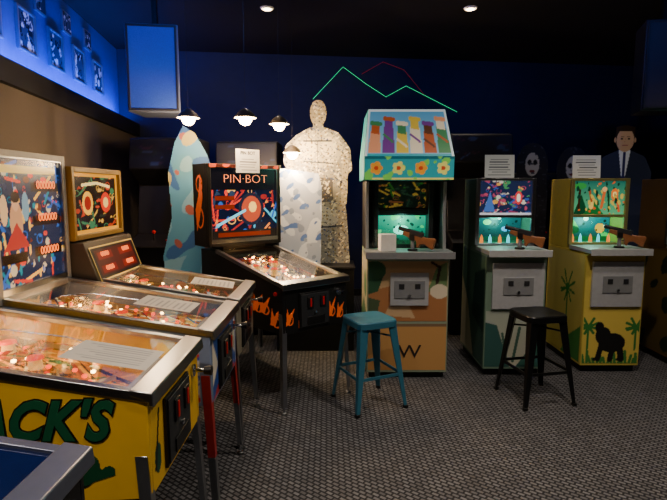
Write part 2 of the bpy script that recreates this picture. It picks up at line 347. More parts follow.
def side_flame(e,F,hw,zt,yb,bz0,bz1,h2):
    O='e8601c'
    def fl(seed,n):
        r=random.Random(seed); S=[('r',0,0,0,0,O)]
        for k in range(n):
            u=k/n+r.uniform(0,.05); v=r.uniform(.05,.35)
            S.append(('p',[(u,v),(u+.06,v+.02),(u+.14,v+r.uniform(.35,.6)),(u+.05,v+.25),(u+.02,v+.45)],O)); S.append(('ring',u+.07,v+.12,.05,.13,.35,O))
        return S
    art('side_flames',1.1,.3,fl(3,9),160,50,.2,e,(-hw-.001,0,.56),(0,0,R(-90)))
    art('front_flames',.54,.3,fl(9,6),110,60,.2,e,(0,F-.001,.55))
    art('backbox_flames',.2,.6,[('p',[(.2,.1),(.5,.3),(.8,.6),(.6,.9),(.4,.6),(.1,.4)],O),('ring',.5,.3,.35,.15,.3,O),('ring',.5,.75,.3,.12,.3,O)],30,60,.2,e,(-h2-.001,yb+.14,bz0+.05),(0,0,R(-90)))
YEL=pbr('yellow_cabinet_paint','f0be1c',.5,scale=8,coat=.2); BRN=pbr('grey_beige_worn_paint','8c8674',.55)
pinball('pinball machine with blue reflections painted into rails and glass',-.60,.85,90,DARK,.62,1.03,1.68,[('g','102040','304080')],['283c70','3858b0','6080c8','203060','405080'],5,pfes=.25,lamps=('4060ff','2040c0'),bges=.3,rail=pbr('steel_painted_reflection','8088a0',.35,.8),warm=False,gmat=pbr('glass_painted_reflection','101c48',.12,.0,coat=1,var=.6,scale=4))  # blue reflections are put into the rail, glass and playfield colours
m1=pinball('yellow pinball machine with dark green brush lettering',-.57,1.745,90,YEL,.62,1.03,1.68,busy(2,['ffd040','d03020','208040'],40),['a8641c','e09420','8a3010','2c5a34','e0b04c','5a3410','d0801c'],21,side_jack,pfes=.85,glow=2.2,lamps=('ffc060','ff3010'),button=False)
G2=busy(7,['c83828','e8b048','2858a8','c0b090','187888','602818','28304c'],170,'182440',.015,.07)+[('r',.52,.74,.97,.82,'180804'),('r',.52,.46,.97,.54,'180804'),('r',.52,.2,.97,.28,'180804'),('r',.05,.18,.4,.26,'180804'),('e',.28,.5,.09,.17,'b88860'),('e',.28,.66,.05,.07,'c89870'),('e',.28,.7,.06,.045,'302018'),('p',[(.08,.28),(.45,.3),(.28,.5)],'a03028'),('l',.05,.92,.9,.92,.018,'c8a850'),('e',.12,.6,.05,.12,'d0a878'),('e',.42,.62,.05,.12,'7090a0')]
m2=pinball('pinball machine with red and blue side art, colourful backglass',-.545,2.425,90,pbr('silver_blue_cabinet','7888a8',.5),.6,1.0,1.68,G2,['8a5818','e0b048','a03014','38708c','e8d8a0','30200f','d08020'],31,side_red,bges=.95,bbmat=pbr('pale_backbox','9a9a98',.5),pfes=.85,bdy=.30,glow=1.8,legtop=pbr('red_leg_cap','a02424',.4))
for z in (.16,.325,.485): text('score_digits','000000',.055,LED_O,m2,(.13,.30+.012,1.0+.06+z-.02),(R(90),0,0),ext=.0005)
G3=busy(19,['2c6040','a03820','903018','182820','b08838'],80,'0c0e0c',.03,.1)+[('r',0,0,1,.06,'c88a20'),('r',0,.94,1,1,'c88a20'),('r',0,0,.05,1,'c88a20'),('r',.95,0,1,1,'c88a20'),('e',.3,.5,.11,.2,'d8a030'),('e',.3,.5,.07,.12,'801c10'),('e',.7,.5,.12,.18,'b02814'),('e',.7,.5,.06,.09,'d8b060'),('l',.2,.8,.5,.84,.009,'e0c880'),('l',.5,.84,.8,.78,.009,'e0c880')]
m3=pinball('older pinball machine with orange backglass and slanted score panel',-.55,3.06,90,BRN,.64,.98,1.63,G3,['6a4a20','d8b050','a04818','487058','d8c8a0','302018'],41,None,'em',bges=1.2,bbmat=pbr('old_gold_frame','94742c',.45),pfes=.75,bdy=.25,glow=1.4)
G4=busy(13,['2050a0','c03020','203048','d0a050','802020','40a0c0','e08030'],110,'0a1024',.02,.09)+[('r',0,.70,1,1,'0a0a10'),('r',0,0,1,.12,'1a1410'),('e',.6,.42,.2,.24,'181c2c'),('e',.6,.42,.15,.19,'a04028'),('e',.62,.45,.06,.08,'f0c060'),('l',.1,.2,.5,.4,.01,'60c0e0'),('r',.06,.55,.34,.61,'601c08'),('r',.06,.43,.34,.49,'601c08'),('r',.1,.03,.9,.09,'601c08')]
m4=pinball('black pinball machine with orange flame art and space backglass',-.12,3.41,40,BLACK,.68,1.05,1.71,G4,['301c14','c85020','e0b050','3060a0','c0b090','281810'],51,side_flame,bges=1.5,pfes=.7,glow=1.3)
text('title_lettering','PIN·BOT',.10,pbr('title_red','ff8050',.4,emis=1.8,ecol=(1,.3,.1)),m4,(.01,.33+.012,1.59),(R(90),0,0),ext=.001,off=-.003,sx=1.1)
art('backglass_frame_flames',.64,.026,[('bg','401008'),('n',4,6,.5,False,'d04818')],80,6,.8,m4,(0,.33-.001,1.681))
def sheet(label,M,x,y,w,h,rz=0):
    th=math.atan(.16); z=.87+.16*(y+.6)+.0085
    e=empty('paper_sheet',label,'paper',0,0,room=True,group='papers on the glass')
    m=M.matrix_basis@Matrix.Translation((x,y,z))@Matrix.Rotation(th,4,'X')@Matrix.Rotation(rz,4,'Z')
    e.location=m.to_translation(); e.rotation_euler=m.to_euler()
    S=[('bg','b8b6b0')]
    for k in range(8): S.append(('r',.12,.12+.1*k,.88-.1*(k%3),.14+.1*k,'8a8a8c'))
    art('paper_page',w,h,S,40,50,0,e,(0,-h/2,0),(R(-90),0,0),.7)
sheet('creased white instruction sheet on the yellow machine glass',m1,.0,-.38,.3,.2,R(90))
sheet('white sheet of paper on the pinball glass',m2,.08,-.3,.2,.28)
sheet('white sheet of paper on the older machine glass',m3,.1,-.38,.2,.26,R(8))
# ---------------- arcade rifle cabinets ----------------
def coin_panel(e,x0,x1,y,z0,z1,m,name='coin_door'):
    b=MB(); b.box(x0,x1,y-.02,y,z0,z1,m); xc=(x0+x1)/2; zc=(z0+z1)/2; w=min(.12,(x1-x0)*.4)
    b.box(xc-w,xc+w,y-.026,y-.02,zc-.07,zc+.07,GREYM); b.box(xc-w*.7,xc-w*.35,y-.03,y-.026,zc+.005,zc+.045,DGREY); b.box(xc+w*.35,xc+w*.7,y-.03,y-.026,zc+.005,zc+.045,DGREY)
    b.cyl((xc,y-.026,zc-.045),(xc,y-.04,zc-.045),.012,.012,CHROME)
    return b.obj(name,e,.004)
WOOD=pbr('walnut_stock','8c5834',.45,scale=18,var=.35)
def rifle(label,X,Y,z,yaw,s=.68,tilt=14):
    e=empty('toy_rifle',label,'toy rifle',X,Y,yaw,z,group='mounted rifles'); e.scale=(s,s,s)
    b=MB(); b.cyl((0,0,0),(0,0,.02),.06,.055,BLACK,20); b.cyl((0,0,.02),(0,0,.13),.022,.022,GREYM,14); b.box(-.03,.03,-.034,.034,.12,.19,BLACK); b.obj('gun_mount',e,.002)
    rot=Euler((0,R(tilt),0)); c=Vector((0,0,.16)); off=c-rot.to_matrix()@c
    g=[(-.02,.135),(.05,.13),(.065,.10),(.075,.06),(.105,.05),(.115,.10),(.16,.115),(.26,.08),(.272,.09),(.272,.20),(.255,.21),(.15,.19),(.05,.20),(-.12,.195),(-.12,.15)]
    b=MB(); b.prism(g,-.028,.028,WOOD,'y'); b.obj('rifle_stock',e,.01,loc=off,rot=rot)
    b=MB(); b.cyl((-.19,0,.21),(.02,0,.21),.024,.026,BLACK,16); b.box(-.04,.12,-.029,.029,.18,.235,DGREY); b.box(-.185,-.172,-.004,.004,.22,.25,BLACK); b.box(.09,.1,-.01,.01,.235,.25,BLACK); b.obj('rifle_barrel',e,.003,loc=off,rot=rot)
    b=MB(); b.tube([(.0,0,.135),(.01,0,.1),(.04,0,.095),(.07,0,.11)],.005,BLACK,6); b.prism([(.035,.13),(.043,.13),(.035,.105),(.03,.105)],-.004,.004,CHROME,'y'); b.obj('trigger_guard',e,loc=off,rot=rot)
    return e
LSH=pbr('light_grey_shelf','b0b4b8',.45,.1)
def galcab(label,X,Y,body,front,glassart,scene,side,w=.48,yaw=0,frame=STEEL,topz=1.6,shelf=LSH):
    e=empty('arcade_cabinet',label,'arcade cabinet',X,Y+.36,yaw,group='shooting gallery cabinets')
    h=w/2
    b=MB(); b.prism([(-.36,.06),(-.36,.97),(-.42,1.0),(-.2,1.0),(.36,1.0),(.36,.06)],-h,h,body); b.box(-h+.02,h-.02,-.33,.34,0,.06,BLACK)
    for s in (-1,1):
        b.prism([(-.04,1.0),(-.03,topz-.01),(0,topz),(.36,topz),(.36,1.0)],s*(h-.02),s*h,body)
    b.box(-h+.02,h-.02,-.0,.36,topz-.02,topz,body); b.box(-h+.02,h-.02,.34,.36,1.0,topz-.02,body); b.obj('cabinet_body',e,.004)
    b=MB(); b.box(-h-.006,h+.006,-.44,-.065,1.0,1.035,shelf); b.box(-h-.006,h+.006,-.445,-.44,.985,1.04,shelf); b.obj('control_shelf',e,.006)
    b=MB()
    zs=1.27
    for x0,x1,z0,z1 in ((-h-.01,-h+.022,1.036,topz+.003),(h-.022,h+.01,1.036,topz+.003),(-h+.022,h-.022,topz-.02,topz+.003),(-h+.022,h-.022,zs,zs+.025),(-h+.022,h-.022,1.036,1.055)): b.box(x0,x1,-.06,-.035,z0,z1,frame)
    b.obj('window_frame',e,.003)
    art('marquee_glass',w-.044,topz-.02-zs-.025,glassart,100,60,.95,e,(0,-.045,zs+.025),(0,0,0),.25)
    art('target_scene',w-.05,.3,scene,90,60,1.3,e,(0,.16,1.04),(0,0,0),.4)
    b=MB(); b.box(-h+.021,h-.021,-.02,.16,1.036,1.045,pbr('green_turf','0c6040',.9,emis=.2,ecol=(.02,.5,.3))); b.obj('target_field',e)
    for k in range(5):
        b=MB(); x=-.16+.08*k; b.prism([(x-.015,1.045),(x+.015,1.045),(x+.012,1.09),(x,1.12),(x-.012,1.09)],.06+.02*(k%2),.065+.02*(k%2),pbr('target_%d'%(k%2),('ff8030','30e0ff')[k%2],.4,emis=1.2),'y'); b.obj('target_figure',e)
    b=MB(); b.box(-h+.022,h-.022,-.05,-.047,1.055,zs,GLASS); b.obj('window_glass',e)
    coin_panel(e,-h+.05,h-.02,-.36,.56,.93,pbr('silver_door','b4b8be',.4,.15))
    art('front_panel_art',w-.02,.46,front,100,100,0,e,(0,-.362,.08),(0,0,0),.6)
    art('side_panel_art',.68,.9,side,60,80,0,e,(-h-.002,0,.08),(0,0,R(-90)),.6)
    art('side_panel_art',.68,.9,side,60,80,0,e,(h+.002,0,.08),(0,0,R(90)),.6)
    l=bpy.data.lights.new('window_light','POINT'); l.energy=1.8; l.color=(.2,1,.7); l.shadow_soft_size=.03
    o=bpy.data.objects.new('window_light',l); coll.objects.link(o); o.parent=e; o.location=(0,.05,1.22)
    return e
SC2=[('g','041410','086068'),('n',3,3,1.6,False,'10b0a0'),('e',.3,.6,.08,.08,'30e080'),('e',.7,.4,.1,.08,'20a0e0'),('r',0,0,1,.18,'034028'),('e',.55,.75,.04,.07,'d0ffff'),('n',13,9,3.2,False,'041c18')]
SC3=[('g','062810','0a7080'),('n',8,3,1.4,False,'20b050'),('e',.25,.35,.12,.12,'0c4418'),('e',.8,.4,.1,.15,'e09828'),('r',0,0,1,.15,'0c4c20'),('e',.5,.7,.05,.08,'d0fff0'),('n',13,9,3.2,False,'041c18')]
A2=busy(71,['304a90','a04058','c89040','3c8050','c0b8a8','803050','182040'],110,'1c2440',.02,.09)+[('r',0,0,1,.06,'c0c0c8'),('e',.75,.5,.07,.2,'c83838'),('e',.75,.5,.04,.12,'e8d8c0'),('p',[(.08,.1),(.3,.1),(.2,.7)],'3c60a0')]
A3=[('g','4aa06c','1c5c50'),('p',[(0,0),(.3,0),(.15,.6)],'0c3a20'),('p',[(.2,0),(.6,0),(.4,.4)],'185c28'),('e',.8,.6,.07,.18,'d86820'),('e',.8,.6,.04,.08,'f0d070'),('l',.1,.2,.12,.9,.01,'2a1a0c'),('e',.12,.85,.12,.1,'2c8038'),('l',.55,.2,.6,.7,.012,'b85828'),('e',.6,.75,.05,.07,'d8a060'),('e',.35,.3,.05,.15,'d8b050'),('l',.35,.4,.3,.75,.01,'8a4020'),('l',.9,.1,.85,.5,.01,'c04828'),('l',.7,.1,.68,.6,.008,'203818'),('n',6,9,2.6,False,'b8a040'),('n',16,10,2.4,False,'0c3020'),('n',26,10,3,False,'c05020')]
F2=[('g','bcbca8','a0aca0'),('p',[(0,0),(.45,0),(.2,.75),(0,.8)],'2f5a56'),('p',[(.55,0),(1,0),(1,.6),(.8,.35)],'34645a'),('l',.5,.1,.6,.7,.012,'3a5c50'),('l',.4,.05,.3,.6,.01,'3a5c50')]
S2=[('g','3a5a52','4a6a5c'),('p',[(0,0),(.6,0),(.3,.5),(0,.7)],'b0a88c'),('p',[(.5,.4),(1,.3),(1,.9),(.6,.8)],'1c3c3c')]
def palm(u,v,s,c='2f7a34'):
    S=[('l',u,v,u+.01,v+.28*s,.009,c)]
    for a in (-150,-110,-60,-20,20,60,120,160,200): S.append(('l',u+.01,v+.28*s,u+.01+.12*s*math.cos(R(a)),v+.28*s+.1*s*math.sin(R(a))+.02,.011,c))
    return S
APE='0e0e10'
F3=[('bg','dcc45c')]+palm(.08,.25,1.5)+palm(.93,.25,1.5)
for k in range(16): F3.append(('l',.03+.063*k,.0,.0+.066*k+.03*math.sin(k*2),.15+.07*math.sin(k*1.7),.012,'3a8038'))
F3+=[('e',.52,.38,.24,.18,APE),('e',.36,.51,.14,.16,APE),('e',.29,.66,.08,.10,APE),('l',.36,.44,.28,.08,.022,APE),('l',.66,.34,.70,.08,.026,APE),('l',.54,.29,.5,.07,.022,APE),('l',.28,.08,.22,.075,.014,APE),('l',.70,.07,.64,.07,.012,APE)]
S3=[('g','b8a848','cbbf70'),('p',[(.5,0),(1,0),(1,.35),(.7,.2)],'3c7c38')]+palm(.6,.2,1.6)
def cab1():
    e=empty('arcade_cabinet','tall arcade cabinet with teal flowered marquee and painted hills','arcade cabinet',.585,4.23,0,group='shooting gallery cabinets')
    h=.32; B=pbr('teal_cream_side','8fa08a',.6); TE=pbr('teal_paint','2a9aa8',.5)
    b=MB(); b.prism([(-.36,.05),(-.36,.95),(-.44,1.0),(.36,1.0),(.36,.05)],-h,h,B); b.box(-h+.02,h-.02,-.33,.34,0,.05,BLACK)
    for s in (-1,1): b.prism([(-.2,1.0),(-.14,1.3),(-.16,1.58),(.36,1.58),(.36,1.0)],s*(h-.02),s*h,DARK)
    b.box(-h+.02,h-.02,.34,.36,1,1.58,DARK); b.obj('cabinet_body',e,.004)
    b=MB(); b.box(-h-.02,h+.02,-.47,-.205,1.0,1.03,pbr('shelf_grey','6b7074',.5)); b.box(-h-.02,h+.02,-.475,-.47,.98,1.035,GREYM); b.obj('control_shelf',e,.006)
    b=MB(); wb,wt=.35,.31
    def quad(y0,y1,z,w): return [Vector((-w,y0,z)),Vector((w,y0,z)),Vector((w,y1,z)),Vector((-w,y1,z))]
    b.loft([quad(-.30,.36,1.58,wb),quad(-.32,.36,1.76,wb),quad(-.13,.36,2.14,wt)],TE); b.obj('marquee_box',e,.006)
    a=math.atan2(.19,.38); Lm=math.hypot(.19,.38)
    P=['d89068','a85028','6a3480','3c7c4c','d0b040','5a3420','e0d0b0']
    M=[('g','80b4d0','5498c0')]
    for k in range(6):
        u=.1+.16*k; v=.4+.1*(k%2); c=P[(k*3)%7]
        M+=[('p',[(u-.07,.06),(u+.08,.06),(u+.06,v+.1),(u-.05,v+.12)],P[(k*2)%7]),('p',[(u-.05,v+.08),(u+.06,v+.05),(u+.05,v+.3),(u-.04,v+.34)],P[(k+1)%7]),('l',u-.04,v+.3,u+.06,v+.28,.02,P[(k*5+3)%7]),('l',u-.05,v-.05,u+.05,v-.2,.01,c)]
    M+=[('r',0,0,1,.05,'2a9aa8'),('r',0,.95,1,1,'d8e8e8'),('r',0,0,.025,1,'d8e8e8'),('r',.975,0,1,1,'d8e8e8')]
    art('marquee_art',.69,Lm,M,100,70,.5,e,(0,-.322,1.762),(-a,0,0),.35,taper=.885)
    Fl=[('bg','2aa0a8'),('r',0,0,1,.08,'e8e070'),('r',0,.9,1,1,'1c6c78')]
    for k in range(3): Fl.append(('n',k+2,5,2.8,False,'7ad058'))
    for k in range(4):
        u=.13+.25*k
        for q in range(5): Fl.append(('e',u+.04*math.cos(q*1.2566),.5+.17*math.sin(q*1.2566),.032,.13,('f0a030','e8e070')[k%2]))
        Fl.append(('e',u,.5,.025,.1,'c84828'))
    art('marquee_band',.69,.178,Fl,110,30,.35,e,(0,-.323,1.582),(0,0,0),.4)
    b=MB(); b.box(-h+.02,h-.02,.1,.34,1.0,1.58,BLACK)
    b.box(-.25,-.21,-.05,.1,1.03,1.56,DGREY); b.box(.21,.25,-.05,.1,1.03,1.56,DGREY); b.box(-.25,.25,-.02,.1,1.3,1.34,DGREY); b.obj('window_bezel',e,.004)
    art('backdrop_art',.42,.22,busy(91,['20601c','704020','203828','a08030'],64,'0c1810',.02,.09),60,40,.5,e,(0,.095,1.35))
    art('target_scene',.42,.25,[('g','032018','0c9878'),('n',12,3,1.2,False,'18b868'),('e',.5,.5,.16,.16,'80f0d8'),('r',0,0,1,.15,'053820'),('n',15,9,3,False,'042018')],80,50,1.4,e,(0,.09,1.035))
    for s in (-1,1):
        b=MB(); b.prism([(-.215,1.03),(-.2,1.03),(-.155,1.3),(-.175,1.57),(-.19,1.57),(-.17,1.3)],s*(h-.02),s*(h+.004),GREYM); b.obj('edge_trim',e,.001)
    b=MB(); b.box(-h+.021,h-.021,-.13,-.125,1.03,1.57,GLASS); b.obj('window_glass',e)
    FA=[('bg','c9a87c'),('p',[(0,.0),(1,0),(1,.55),(.8,.62),(.55,.5),(.3,.6),(0,.5)],'b0784c'),('p',[(0,.45),(.12,.5),(.2,.8),(.1,1),(0,1)],'2f5a3c'),('e',.08,.85,.14,.16,'3c6c44'),('p',[(.75,.5),(1,.4),(1,1),(.86,.9)],'6c8c5c'),('l',.85,.5,.9,.9,.012,'3a2a20'),('l',.9,.9,.8,.98,.01,'3a2a20'),('p',[(.2,.1),(.6,.05),(.5,.3),(.3,.35)],'d0b088'),('e',.9,.5,.12,.12,'e0d4bc'),('p',[(.0,.1),(.1,.05),(.15,.35),(0,.4)],'4a5c40')]
    art('front_panel_art',.62,.48,FA,90,70,0,e,(0,-.362,.47),(0,0,0),.6)
    art('kick_panel_art',.62,.38,[('bg','c8985c'),('r',0,.93,1,1,'806850'),('p',[(0,0),(.2,0),(.1,.8),(0,.9)],'a07c50'),('n',4,1.2,3,False,'b88850')],60,40,0,e,(0,-.362,.07),(0,0,0),.6)
    text('kick_panel_mark','W',.15,pbr('mark_dark','2c2420',.6),e,(.02,-.365,.22),(R(90),0,0),sx=1.2)
    coin_panel(e,-.14,.16,-.362,.6,.86,pbr('silver_door','b4b8be',.4,.15))
    art('side_panel_art',.68,.9,[('bg','b9b398'),('p',[(0,0),(1,0),(1,.5),(.5,.6),(0,.4)],'3f6c50'),('e',.7,.75,.2,.12,'4c7c58')],50,60,0,e,(-h-.002,0,.06),(0,0,R(-90)),.6)
    l=bpy.data.lights.new('window_light','POINT'); l.energy=1.5; l.color=(.3,1,.75); l.shadow_soft_size=.03
    o=bpy.data.objects.new('window_light',l); coll.objects.link(o); o.parent=e; o.location=(0,0,1.25)
    return e
cab1()
galcab('slim rifle arcade cabinet with silver door and dark teal sides',1.45,3.92,pbr('sage_body','6f8a78',.55),F2,A2,SC2,S2)
galcab('slim rifle arcade cabinet, cream yellow with palms and black ape',2.28,4.0,pbr('cream_yellow_body','d0bc58',.55),F3,A3,SC3,S3,frame=pbr('gold_frame','b8b070',.35,.6))
galcab('dark rifle arcade cabinet with brown side art, end of row',3.16,4.0,pbr('brown_body','6a5028',.55),F2,busy(77,['604020','a07030','203020'],20,'201408'),SC3,[('g','5a4c24','806834'),('n',4,2,2,False,'1c2c1c')],w=.55)
rifle('toy rifle with walnut stock on a metal mount',.62,3.90,1.032,R(-28))
rifle('toy rifle with walnut stock above a light grey shelf',1.48,3.95,1.037,R(-24))
rifle('toy rifle with walnut stock pointing at the jungle window',2.32,4.04,1.037,R(-24))
e=empty('cardboard_box','small white card box on the cabinet shelf','box',.42,3.9,R(8),1.031); b=MB(); b.box(-.06,.06,-.05,.05,0,.13,WHITE); b.box(-.061,.061,-.002,.002,.13,.131,DGREY); b.obj('box_body',e,.003)
# ---------------- stored dark cabinets ----------------
def darkcab(label,X,Y,h,yaw=0,w=.62,glow=None):
    e=empty('arcade_cabinet',label,'arcade cabinet',X,Y+.35,yaw,group='switched off cabinets')
    b=MB(); b.prism([(-.3,.05),(-.3,.85),(-.38,.98),(-.12,1.08),(-.02,h-.45),(-.25,h-.3),(-.2,h-.02),(-.1,h),(.33,h),(.33,.05)],-w/2,w/2,DARK); b.box(-w/2+.02,w/2-.02,-.27,.31,0,.05,BLACK); b.obj('cabinet_body',e,.01)
    b=MB(); M=Matrix.Translation((0,-.07,1.1))@Matrix.Rotation(R(-12),4,'X'); b.box(-w/2+.06,w/2-.06,-.02,.0,0,.36,pbr('dark_screen','05070c',.15),M); b.obj('screen',e,.004)
    art('marquee_art',w-.04,.24,busy(int(h*97+X*10),['202c50','301828','10201c'],12,'0c0e18'),30,14,.1,e,(0,-.252,h-.28),(R(-8),0,0))
    b=MB(); b.cyl((-.1,-.25,1.02),(-.1,-.25,1.1),.008,.008,BLACK); b.sph((-.1,-.25,1.11),.018,RED); b.obj('control_stick',e)
    for k in range(3): b=MB(); b.cyl((.02+.06*k,-.25,1.02),(.02+.06*k,-.25,1.04),.014,.014,RED); b.obj('push_button',e)
    return e
darkcab('black arcade cabinet, switched off, in the dim corner',-1.60,4.62,2.0)
darkcab('black arcade cabinet, switched off, behind the standees',-.88,5.0,2.0)
darkcab('black arcade cabinet, switched off, behind the rifle cabinets',1.50,5.0,2.08)
darkcab('black arcade cabinet standing behind the tall teal one',.80,5.1,1.75)
darkcab('black arcade cabinet beside the person cut-outs',2.3,5.5,1.7)
# ---------------- standees ----------------
def standee(name,label,X,Y,w,h,S,nx,nz,z=0,es=0,yaw=0):
    e=empty(name,label,'cardboard cut-out',X,Y,yaw,z)
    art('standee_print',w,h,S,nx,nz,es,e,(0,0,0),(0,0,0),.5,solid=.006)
    b=MB(); b.prism([(.008,0),(.12,0),(.008,min(.8,h*.5))],-.01,.01,pbr('cardboard_brown','8a6c48',.8)); b.obj('easel_foot',e)
    return e
SIL=[('p',[(.02,0),(.98,0),(.97,.2),(.92,.45),(.82,.6),(1,.66),(.97,.76),(.80,.84),(.62,.865),(.38,.865),(.2,.83),(.04,.78),(.0,.7),(.14,.6),(.03,.4)],'9c9480'),
 ('r',.43,.85,.58,.89,'9c9480'),('e',.51,.935,.12,.064,'b8a880'),
 ('e',.5,.76,.36,.09,'c8bc98'),('e',.36,.76,.12,.05,'f4e4b4'),('e',.66,.77,.12,.05,'ecdcb0'),('r',.28,.5,.72,.62,'54504c'),('e',.5,.42,.3,.06,'c8c0a8'),
 ('r',.08,.0,.42,.36,'b0a890'),('r',.56,.0,.9,.36,'a09884'),('l',.1,.74,.1,.5,.03,'c8b88c'),('l',.9,.74,.88,.5,.03,'bcac88'),
 ('n',17,16,2.2,True,'e0d4ac'),('n',23,22,2.8,True,'3c3834'),('n',31,18,3.0,True,'fff0c4'),('n',5,26,2.8,True,'8c7440'),('n',9,24,3.2,True,'44547c'),
 ('l',.3,.8,.7,.8,.006,'30323a'),('l',.3,.7,.72,.69,.006,'30323a'),('l',.5,.64,.5,.8,.004,'30323a'),('l',.49,0,.49,.36,.012,'202228'),('l',.15,.36,.85,.38,.008,'30323a')]
SIL=revert(SIL,1.9/1.54,.36/1.54)
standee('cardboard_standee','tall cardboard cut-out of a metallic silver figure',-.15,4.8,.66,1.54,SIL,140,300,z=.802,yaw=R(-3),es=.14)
e=empty('display_plinth','black display plinth carrying the cardboard cut-outs','plinth',-.17,4.75,0); b=MB(); b.box(-.36,.36,-.19,.24,0,.78,BLACK); b.box(-.37,.37,-.20,.25,.78,.80,DARK); b.obj('plinth_body',e,.004)
DOM=[('p',[(.06,0),(.94,0),(.97,.8),(.9,.95),(.1,1),(.03,.85)],'b8c0d0'),('n',41,3,1.0,True,'e4e8ee'),('n',42,4,2.2,True,'5878b8'),('n',43,5,2.6,True,'8c98b0')]
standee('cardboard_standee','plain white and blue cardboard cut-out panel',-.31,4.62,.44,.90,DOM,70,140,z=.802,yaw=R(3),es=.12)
GIRL=[('p',[(.15,0),(.85,0),(.9,.3),(.82,.6),(.92,.75),(.78,.88),(.6,.97),(.42,1),(.28,.93),(.16,.8),(.2,.62),(.04,.45)],'5c9cb8'),('n',4,1.6,1.2,True,'88b8c8'),('n',14,2.2,2.0,True,'3c68a0'),('n',24,2.4,2.4,True,'a85c50'),('n',34,2.2,2.8,True,'c8b868')]
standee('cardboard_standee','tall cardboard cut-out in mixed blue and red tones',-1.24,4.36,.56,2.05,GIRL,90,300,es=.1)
MAN=[('p',[(.1,0),(.47,0),(.5,.3),(.53,0),(.9,0),(.9,.55),(.98,.6),(.98,.78),(.85,.855),(.6,.885),(.4,.885),(.15,.855),(.02,.78),(.02,.6),(.1,.55)],'2c3040'),
 ('r',.42,.86,.58,.9,'b08868'),('p',[(.4,.885),(.6,.885),(.5,.7)],'d8d8dc'),('p',[(.48,.875),(.52,.875),(.53,.72),(.5,.7),(.47,.72)],'30305c'),
 ('e',.5,.94,.17,.06,'2c2018'),('e',.5,.93,.145,.054,'c09878'),('p',[(.34,.945),(.4,.97),(.6,.97),(.66,.945),(.66,.99),(.5,1),(.34,.99)],'2c2018'),
 ('e',.44,.936,.02,.004,'201810'),('e',.56,.936,.02,.004,'201810'),('l',.4,.944,.47,.945,.002,'201810'),('l',.53,.945,.6,.944,.002,'201810'),('l',.5,.935,.49,.92,.002,'906850'),('l',.45,.906,.55,.906,.003,'a05850'),('e',.335,.93,.02,.012,'b08868'),('e',.665,.93,.02,.012,'b08868')]
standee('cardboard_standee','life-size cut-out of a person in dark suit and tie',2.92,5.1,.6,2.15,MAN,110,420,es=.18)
def face(seed):
    return [('p',[(.02,0),(.98,0),(.98,.75),(.8,.82),(.2,.82),(.02,.75)],'24242c'),('e',.5,.88,.46,.12,'1c1c24'),('r',.06,.72,.94,.88,'1c1c24'),('e',.5,.89,.2,.06,'a8a4a0'),('e',.42,.9,.06,.014,'101014'),('e',.58,.9,.06,.014,'101014'),('e',.5,.855,.08,.008,'601818'),('n',seed,9,3.0,True,'3c3c48')]
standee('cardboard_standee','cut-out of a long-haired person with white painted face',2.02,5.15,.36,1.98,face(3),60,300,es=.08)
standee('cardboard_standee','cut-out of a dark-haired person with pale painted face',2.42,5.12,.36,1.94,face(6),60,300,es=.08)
# ---------------- paper signs ----------------
def sign(label,X,Y,z,head,seed,w=.26,h=.2,yaw=0,holder=True):
    e=empty('paper_sign',label,'sign',X,Y,yaw,z)
    r=random.Random(seed); S=[('bg','dcdbd6')]
    for k in range(5 if head else 7): S.append(('r',.5-r.uniform(.25,.4),.12+.11*k,.5+r.uniform(.25,.4),.15+.11*k,'50505a'))
    t=4 if holder else 0
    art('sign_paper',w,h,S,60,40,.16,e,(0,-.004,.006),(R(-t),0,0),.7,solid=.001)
    if head: text('sign_heading',head,.036,pbr('print_ink','202024',.6),e,(0,-.004+.17*math.tan(R(t))-.003,.165),(R(90-t),0,0),ext=.0003,off=.001)
    if holder: b=MB(); b.box(-w/2,w/2,-.01,.07,0,.004,GLASS); b.box(-w/2,w/2,.016,.019,.004,h,GLASS); b.obj('sign_holder',e)
    return e
s=sign('white printed paper sheet taped to the black pinball backbox',0,0,0,'PIN BOT',1,w=.22,h=.19,holder=False)
s.location=m4.matrix_basis@Vector((.02,.326,1.635)); s.rotation_euler=m4.rotation_euler
sign('white printed paper sign on the silver rifle cabinet',1.46,4.45,1.604,'',2)
sign('white printed paper sign on the jungle rifle cabinet',2.26,4.52,1.604,'',3,w=.25)
